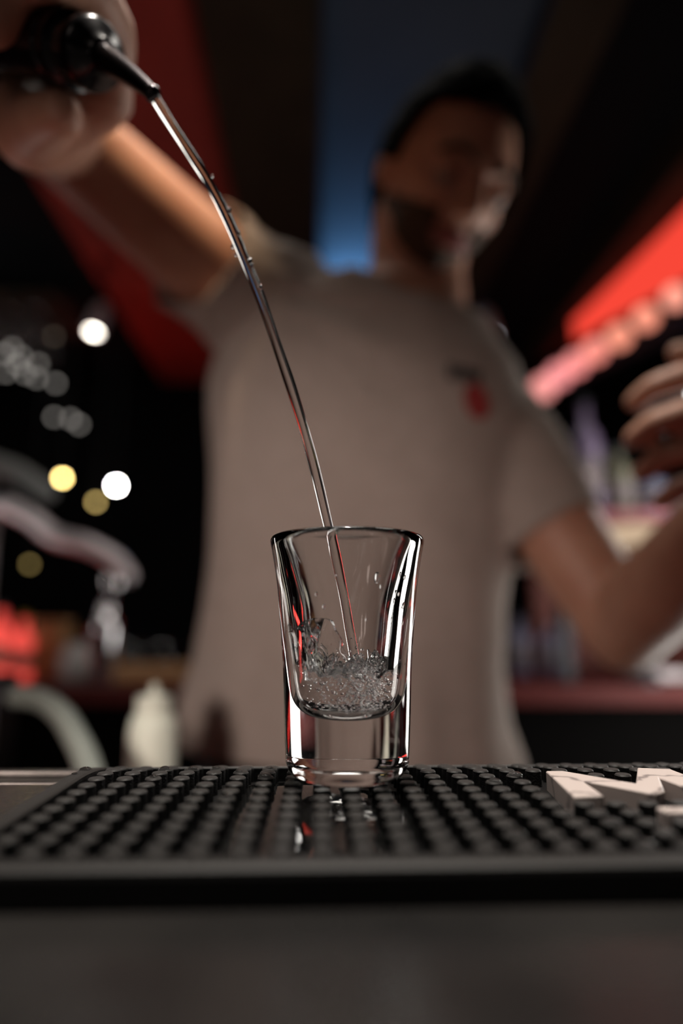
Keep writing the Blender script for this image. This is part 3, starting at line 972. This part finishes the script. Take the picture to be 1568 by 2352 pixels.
def spotlight(px, py, z, lean, color, s, label):
    p = W(px, py, z)
    t = thing('ceiling_spotlight', label, 'lamp', p)
    d = Vector((lean * .45, .1, 1)).normalized()
    mx_ = axis_mtx((0, 0, 0), d)
    obj('spot_head', lathe_bm([(.021, -.002), (.034, -.004), (.036, .01), (.034, .10), (.022, .13), (0, .132), (0, .12), (.02, .03), (.021, -.002)], 24, mtx=mx_), M['satin'], t, smooth=True)
    obj('lens', lathe_bm([(0, -.001), (.021, -.001), (.021, .004), (0, .004)], 24, mtx=mx_), emis('spot_glow', color, s), t, smooth=True)
    e = d * .131
    obj('stem', tube_bm([e, (e.x, e.y, 2.72 - p.z)], .008, 10), M['darkmetal'], t)
    obj('ceiling_plate', lathe_bm([(0, 0), (.035, 0), (.035, .02), (0, .02)], 20, mtx=Matrix.Translation((e.x, e.y, 2.70 - p.z))), M['darkmetal'], t)
    return t


spotlight(215, 762, 2.75, .5, (1, .92, .8), 22, 'white ceiling spotlight hanging in front of the red ceiling panel')
spotlight(1128, 772, 2.85, -.55, (1, .93, 1), 11, 'white ceiling spotlight between bartender head and red fascia')

# red fascia board on the right with a rail of round bulbs under it
def slab_from(corners, thick, nrm):
    b = bmesh.new(); f_ = [b.verts.new(c) for c in corners]; k_ = [b.verts.new(Vector(c) + nrm * thick) for c in corners]
    b.faces.new(f_); b.faces.new(k_); n = len(corners)
    for i in range(n): b.faces.new((f_[i], f_[(i + 1) % n], k_[(i + 1) % n], k_[i]))
    bmesh.ops.recalc_face_normals(b, faces=b.faces); return b


fas = thing('red_fascia', 'glowing red slanted fascia board at upper right above bulbs', 'fascia board', W(1400, 700, 2.8))
F0 = fas.location
def bl2(a, b2, t, za, zb): return W(a[0] + (b2[0] - a[0]) * t, a[1] + (b2[1] - a[1]) * t, 1 / ((1 - t) / za + t / zb))
nF = Vector((.3, .8, .5)).normalized()
for t0_, t1_, m_, nm in ((0, .76, emis('red_fascia_glow', (1, .068, .042), .95), 'glow_panel'), (.764, 1, M['red_paint'], 'fade_panel')):  # red cove light set as panel emission; dull end piece imitates its fade
    cs = [bl2((1640, 385), (1205, 806), t0_, 2.15, 3.7), bl2((1640, 385), (1205, 806), t1_, 2.15, 3.7), bl2((1640, 605), (1218, 842), t1_, 2.15, 3.7), bl2((1640, 605), (1218, 842), t0_, 2.15, 3.7)]
    obj(nm, slab_from([c - F0 for c in cs], .03, nF), m_, fas)
cs = [bl2((1640, 368), (1200, 800), 0, 2.16, 3.72), W(1200, 800, 3.72), W(1205, 806, 3.72), bl2((1640, 386), (1205, 806), 0, 2.16, 3.72)]
obj('top_edge', slab_from([c - F0 for c in cs], .06, nF), M['darkmetal'], fas)
cs = [W(1640, 650, 1.98), W(1212, 858, 3.6), W(1216, 925, 3.6), W(1640, 735, 1.98)]
rail = thing('bulb_rail', 'dark navy rail of round pinkish bulbs running under the red fascia', 'light rail', W(1400, 800, 2.8))
R0 = rail.location
obj('rail_board', slab_from([c - R0 for c in cs], .04, Vector((.3, .9, .2)).normalized()), M['navy'], rail)
for px, py, col in ((1550, 682, (1, .36, .26)), (1482, 730, (1, .33, .22)), (1421, 773, (1, .33, .22)), (1366, 806, (1, .30, .24)), (1322, 836, (1, .30, .28)), (1283, 862, (1, .32, .32)), (1248, 890, (1, .36, .33))):
    q = (1640 - px) / 428; zz = 1 / ((1 - q) / 1.98 + q / 3.6) - .085
    obj('bulb', ball_bm(W(px, py, zz) - R0, 27 / FPX * zz, u=20, v=14), emis('pink_bulb_glow', col, 1.2), rail, smooth=True)

# unseen column lamps added for glass highlights and rim light, smaller one left
def added_column_lamp(x, y, z0, h, r, color, s, label):
    t = thing('added_column_lamp', label, 'lamp', (x, y, 0))
    obj('shade', lathe_bm([(r, z0), (r, z0 + h), (r * .9, z0 + h), (r * .9, z0)], 28, close=True), emis('shade_glow', color, s), t, smooth=False)
    obj('base', lathe_bm([(0, 0), (r * 1.1, 0), (r * 1.1, .03), (.03, .05), (.03, z0 + .02), (r * .95, z0 + .02), (r * .95, z0), (.03, z0 - .01), (.025, .05), (0, .05)], 28), M['darkmetal'], t)
    return t


added_column_lamp(.835, 1.15, .60, 1.03, .165, (1, .96, .90), 6.0, 'tall white column lamp added out of view right of the bartender')
added_column_lamp(-1.0, 1.20, 1.08, .30, .05, (1, .95, .9), 4.0, 'slim white column lamp added out of view left of the bartender')


ls = thing('added_red_strip', 'unseen red strip added at the left end of the back bar for streaks in the glass', 'lamp', (-1.5, 1.40, .80))  # added out of view so the glass base shows red streaks
obj('tube', tube_bm([(-.5, 0, 0), (.42, 0, 0)], .045, 14), emis('red_strip_glow', (1, .05, .04), 4), ls, smooth=True)
obj('channel', box_bm(-.52, .44, .046, .095, -.06, .06, bev=.002), M['darkmetal'], ls)

lb = thing('added_hem_strip', 'thin unseen red strip added under the counter edge to tint the shirt hem', 'lamp', (0, .2535, 1.03))  # hidden strip added to give the hem a red tint
obj('tube', tube_bm([(-.7, .006, 0), (.7, .006, 0)], .004, 10), emis('thin_red_glow', (1, .07, .05), 3.0), lb, smooth=True)
obj('channel', box_bm(-.72, .72, -.006, .0015, -.008, .008), M['darkmetal'], lb)
obj('bracket', box_bm(-.72, .72, -.03, -.006, -.004, .0045), M['darkmetal'], lb)

# bottles
def bottle(name, label, px, py_base, z, h, r, m, capm, cat='bottle', group=None, neck=.3, base_z=None):
    p = W(px, py_base, z)
    if base_z is not None: p.z = base_z
    t = thing(name, label, cat, p, group=group)
    hs = h * (1 - neck)
    obj('bottle_body', lathe_bm([(0, 0), (r * .92, 0), (r, h * .02), (r, hs * .86), (r * .85, hs * .96), (r * .40, hs * 1.08), (r * .34, h * .93), (0, h * .93)], 24), m, t, smooth=True)
    obj('cap', lathe_bm([(0, h * .92), (r * .40, h * .92), (r * .40, h), (0, h)], 18), capm, t)
    obj('label_band', lathe_bm([(r * 1.006, hs * .25), (r * 1.012, hs * .26), (r * 1.012, hs * .62), (r * 1.006, hs * .63)], 24), mat('dusky_label', (.09, .07, .075), .6) if m not in (M['redbottle'],) else mat('pale_red_label', (.55, .25, .2), .5), t, smooth=True)
    return t


TOPZ = 1.025
bottle('spirit_bottle', 'red lit bottle at the left edge of the back bar', -8, 1545, 1.62, .18, .030, M['redbottle'], M['darkmetal'], base_z=TOPZ)
bottle('spirit_bottle', 'red lit bottle with yellow cap beside the tan wooden box', 46, 1545, 1.56, .155, .024, M['redbottle'], M['yellowcap'], base_z=TOPZ)
tb = thing('wooden_box', 'tan wooden box standing next to the red lit bottles', 'box', W(108, 1545, 1.64)); tb.location.z = TOPZ
obj('box_body', box_bm(-.035, .04, -.03, .05, 0, .13, bev=.003), M['tan'], tb)
obj('box_lid', box_bm(-.037, .042, -.032, .052, .13, .142, bev=.003), M['tan'], tb)
jar = thing('candle_jar', 'frosted jar with pinkish candle glow beside the wooden box', 'jar', W(172, 1545, 1.60)); jar.location.z = TOPZ
obj('jar_body', lathe_bm([(0, 0), (.034, 0), (.040, .02), (.038, .055), (.028, .075), (.030, .085), (.026, .085), (.024, .075), (.034, .053), (.036, .02), (0, .006)], 24), M['palewhite'], jar, smooth=True)
obj('candle', lathe_bm([(0, .008), (.022, .008), (.022, .04), (0, .042)], 18), emis('candle_glow', (1, .42, .28), .9), jar, smooth=True)
shk = thing('cocktail_shaker', 'steel cocktail shaker standing under the end of the gooseneck tap', 'shaker', W(238, 1545, 1.50)); shk.location.z = TOPZ
obj('shaker_tin', lathe_bm([(0, 0), (.026, 0), (.028, .004), (.036, .115), (.0365, .118), (.034, .118), (0, .116)], 28), M['chrome'], shk, smooth=True)
obj('strainer_top', lathe_bm([(.0345, .1181), (.034, .132), (.020, .150), (.0175, .154), (0, .155)], 28), M['chrome'], shk, smooth=True)
obj('shaker_cap', lathe_bm([(.0178, .1545), (.0185, .158), (.017, .185), (.012, .190), (0, .191)], 24), M['chrome'], shk, smooth=True)
bd = thing('cutting_board', 'brown wooden board lying on back bar left of the bartender', 'board', W(345, 1515, 1.55)); bd.location.z = TOPZ
obj('board_slab', box_bm(-.10, .085, -.06, .14, 0, .035, bev=.006), M['tan'], bd)
obj('board_handle', box_bm(.085, .14, .02, .06, .006, .029, bev=.006), M['tan'], bd)
# small glassware left of the bartender
tumb = lathe_bm([(0, .004), (.026, .004), (.032, .09), (.034, .09), (.028, 0), (0, 0)], 24)
tumb_mesh = bpy.data.meshes.new('tumbler'); tumb.to_mesh(tumb_mesh); tumb.free(); tumb_mesh.materials.append(M['glass'])
tumb_mesh.polygons.foreach_set('use_smooth', [True] * len(tumb_mesh.polygons))
for px, z, lab in ((225, 1.72, 'clear tumbler under the end of the gooseneck tap'), (305, 1.78, 'clear tumbler behind the brown cutting board'), (375, 1.80, 'clear tumbler at the bartender shirt on back bar'), (265, 1.9, 'clear tumbler between the gooseneck tap and cutting board, set back')):
    o = obj('tumbler', None, mesh=tumb_mesh); o.location = W(px, 1500, z); o.location.z = TOPZ
    tag(o, lab, 'glass', 'tumblers on the back bar')

# gooseneck tap, two white-grey arms
tp = thing('gooseneck_tap', 'pale metal gooseneck tap reaching over the back bar at left', 'tap', W(-60, 1545, 1.45)); tp.location.z = TOPZ
T0 = tp.location
arm = catmull([(0, 0, .0225), Vector((0, 0, .18)), W(-20, 1175, 1.42) - T0, W(60, 1185, 1.40) - T0, W(125, 1232, 1.38) - T0, W(200, 1252, 1.36) - T0, W(262, 1285, 1.35) - T0, W(292, 1322, 1.35) - T0], 8)
obj('spout_arm', tube_bm(arm, [.021] * 16 + [.021 - .003 * (i / (len(arm) - 17)) for i in range(len(arm) - 16)], 16), M['satin'], tp, smooth=True)
obj('nozzle', lathe_bm([(0, -.012), (.018, -.012), (.022, .0), (.016, .02), (0, .02)], 18, mtx=Matrix.Translation(W(262, 1335, 1.35) - T0)), M['chrome'], tp, smooth=True)
obj('base_plate', lathe_bm([(0, 0), (.05, 0), (.05, .012), (.035, .02), (0, .02)], 24), M['chrome'], tp, smooth=True)
lv = tube_bm(catmull([W(-30, 1060, 1.46) - T0, W(40, 1085, 1.44) - T0, W(105, 1130, 1.42) - T0], 6), .022, 14)
tube_bm([W(-30, 1060, 1.46) - T0, arm[14]], .012, 12, bm=lv)
obj('lever', lv, mat('grey_lever', (.17, .175, .17), .5), tp, smooth=True)

# hanging glass rack with stemware, upper left
rk = thing('glass_rack', 'dark hanging rack holding upturned wine glasses at left', 'rack', W(40, 772, 2.95))
K0 = rk.location
obj('rack_board', box_bm(-.45, .26, -.2, .2, .085, .11, bev=.004), M['wood'], rk)
for k in range(6): obj('slat', box_bm(-.272 + k * .11, -.258 + k * .11, -.2, .2, .079, .085), M['darkmetal'], rk)
for x in (-.40, .18): obj('hanger_rod', tube_bm([(x, .16, .11), (x, .16, 2.74 - K0.z)], .006, 8), M['darkmetal'], rk)
st_b = lathe_bm([(0, 0), (.034, .001), (.034, .003), (.006, .006), (.0035, .012), (.0035, .078), (.010, .086), (.030, .105), (.037, .135), (.034, .165), (.030, .182),
                 (.0292, .182), (.0332, .165), (.0362, .135), (.029, .106), (.009, .088), (0, .086)], 28)
for v in st_b.verts: v.co.z = -v.co.z
bmesh.ops.recalc_face_normals(st_b, faces=st_b.faces)
stem_mesh = bpy.data.meshes.new('wine_glass'); st_b.to_mesh(stem_mesh); st_b.free()
stem_mesh.materials.append(mat('stemware_glass', (1, 1, 1), .04, trans=1, ior=1.5))
stem_mesh.polygons.foreach_set('use_smooth', [True] * len(stem_mesh.polygons))
WG = ['hanging furthest left in the row nearest the bar', 'hanging furthest left in the row towards the back wall', 'second along the near row of the rack', 'second along the back row of the rack',
      'third along the near row of the rack', 'third along the back row of the rack', 'at the end of the near row nearest the red panel', 'at the end of the back row nearest the red panel']
for i in range(4):
    for j in range(2):
        o = obj('wine_glass', None, mesh=stem_mesh); o.location = K0 + Vector((-.21 + i * .11, -.10 + j * .18, .0848))
        tag(o, 'upturned clear wine glass ' + WG[i * 2 + j], 'glass', 'wine glasses on the hanging rack')

fl = thing('stemware_glints', 'faint glowing beads standing in for glints on the hanging wine glasses', 'glints', K0)  # glints on the wine glasses, painted as small emissive beads
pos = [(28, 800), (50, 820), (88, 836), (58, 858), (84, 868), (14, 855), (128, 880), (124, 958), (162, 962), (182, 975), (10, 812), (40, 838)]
mfl = emis('glint_glow', (1, .93, .85), 1.1)
glint_wire = []
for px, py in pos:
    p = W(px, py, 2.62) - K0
    obj('bulb', ball_bm(p, .010, u=12, v=8), mfl, fl, smooth=True); glint_wire.append(p + Vector((0, 0, .011)))
obj('glint_wire', tube_bm([glint_wire[0] + Vector((0, .1, .18))] + glint_wire, .0016, 6), M['cable'], fl)  # made-up wire joining the glint beads
area('added_rack_fill', (-2.0, 2.1, 2.3), (-1.35, 2.9, 2.05), 2.2, (1, .93, .88), .35)  # unseen light added to give the wine glasses reflections

# hose and pale bottle just behind the counter, left
hs = thing('bar_hose', 'grey green hose curving down behind the mat at left', 'hose', W(140, 1640, .52))
Hs0 = hs.location
pth = catmull([W(20, 1600, .60) - Hs0, W(90, 1606, .57) - Hs0, W(140, 1640, .53) - Hs0, W(172, 1690, .50) - Hs0, W(200, 1752, .475) - Hs0, W(215, 1830, .45) - Hs0, W(215, 1980, .45) - Hs0], 8)
obj('hose_tube', tube_bm(pth, .0092, 16), M['hose'], hs, smooth=True)
obj('hose_collar', tube_bm([pth[0] - (pth[1] - pth[0]) * 3, pth[1]], .013, 14), M['darkmetal'], hs, smooth=True)
obj('hose_post', box_bm(pth[0].x - .03, pth[0].x + .0, pth[0].y - .02, pth[0].y + .02, -Hs0.z, pth[0].z + .02, bev=.003), M['darkmetal'], hs)
spr = thing('speed_rail', 'dark steel bottle shelf below counter on bartender side', 'shelf', (-.30, .45, 0))
obj('rail_shelf', box_bm(-.5, .22, -.10, .14, .86, .88, bev=.003), M['darkmetal'], spr)
obj('rail_leg', box_bm(-.49, -.47, -.09, -.07, 0, .86), M['darkmetal'], spr); obj('rail_leg', box_bm(.19, .21, .11, .13, 0, .86), M['darkmetal'], spr)
obj('rail_leg', box_bm(-.49, -.47, .11, .13, 0, .86), M['darkmetal'], spr); obj('rail_leg', box_bm(.19, .21, -.09, -.07, 0, .86), M['darkmetal'], spr)
sq = thing('squeeze_bottle', 'pale squeeze bottle standing behind the mat beside the shirt hem', 'bottle', W(350, 1700, .56)); sq.location.z = .88
zt = W(350, 1590, .56).z - .88
obj('bottle_body', lathe_bm([(0, 0), (.019, 0), (.0205, .006), (.0205, zt * .84), (.018, zt * .90), (.013, zt * .93), (0, zt * .93)], 24), M['pale'], sq, smooth=True)
obj('screw_cap', lathe_bm([(0, zt * .925), (.0150, zt * .925), (.0150, zt * .98), (.004, zt * .99), (.003, zt * 1.03), (0, zt * 1.03)], 20), M['pale'], sq, smooth=True)

# right side: back bar shelf with bottles, warm bowl lamp, red panel
rp = tag(obj('back_board', box_bm(.62, 2.2, 2.12, 2.16, 1.025, 1.62, bev=.004), mat('dull_red_board', (.16, .035, .025), .6, color2=(.12, .028, .02), noise_scale=6)),
         'dull red board behind the bottles on the right of the back bar', 'panel')
sh = thing('back_shelf', 'dark red shelf board holding bottles right of the bartender', 'shelf', (0, 0, 0))
SZ = W(1440, 1180, 1.45).z
pA = W(1440, 1180, 1.45)
obj('shelf_board', box_bm(.50, 1.3, pA.y - .05, pA.y + .16, SZ - .018, SZ, bev=.003), mat('wine_red_board', (.14, .022, .035), .45), sh)
for x in (.52, 1.27): obj('shelf_post', box_bm(x - .012, x + .012, pA.y + .10, pA.y + .14, 1.0255, SZ - .018), M['darkmetal'], sh)
bottle('spirit_bottle', 'tall lilac lit bottle on the shelf nearest the bartender arm', 1357, 1180, 1.45, .27, .030, M['purple'], M['darkmetal'], base_z=SZ)
bottle('spirit_bottle', 'small olive bottle on the shelf behind the bartender fingers', 1425, 1180, 1.47, .155, .034, mat('olive_bottle', (.07, .065, .04), .3), M['darkmetal'], base_z=SZ)
bottle('spirit_bottle', 'squat blue grey bottle on the shelf behind the raised hand', 1500, 1180, 1.47, .13, .036, mat('slate_bottle', (.035, .038, .07), .2), M['chrome'], base_z=SZ, neck=.4)
cup = thing('steel_cup', 'pale metal cup on the shelf at the sleeve edge', 'cup', W(1330, 1180, 1.38)); cup.location.z = SZ
obj('cup_body', lathe_bm([(0, 0), (.024, 0), (.030, .075), (.028, .075), (.022, .004), (0, .004)], 24), mat('dusky_cup_metal', (.17, .12, .125), .4), cup, smooth=True)
bl = thing('bowl_lamp', 'warm glowing bowl lamp in the crook of the bent arm', 'lamp', W(1455, 1255, 1.50))
obj('bowl', lathe_bm([(0, 0), (.03, .002), (.050, .02), (.055, .045), (.053, .045), (.047, .021), (.028, .005), (0, .004)], 28), emis('warm_bowl_glow', (1, .72, .48), .62), bl, smooth=True)
zb_ = bl.location.z
obj('lamp_foot', lathe_bm([(0, 1.0255 - zb_), (.045, 1.0255 - zb_), (.045, 1.035 - zb_), (.010, 1.045 - zb_), (.010, -.002), (.02, .001), (0, .001)], 20), M['darkmetal'], bl, smooth=True)
for px, z, r_, h_, lab in ((1195, 1.80, .03, .16, 'dim slate bottle on the back bar right of the shirt'), (1262, 1.84, .03, .14, 'dim slate bottle on the back bar below the upper arm')):
    bottle('spirit_bottle', lab, px, 1500, z, h_, r_, mat('dim_slate', (.10, .09, .14), .3), M['darkmetal'], base_z=TOPZ)
tray = thing('bar_tray', 'lilac grey steel tray edge on the right behind the elbow', 'tray', W(1540, 1490, 1.2)); tray.location.z = TOPZ - .03
tray.location = W(1560, 1492, 1.66); tray.location.z = TOPZ
obj('tray_base', box_bm(-.10, .3, -.08, .12, 0, .006, bev=.002), M['satin'], tray)
obj('tray_rim', box_bm(-.10, .3, -.085, -.078, 0, .022, bev=.002), M['satin'], tray)
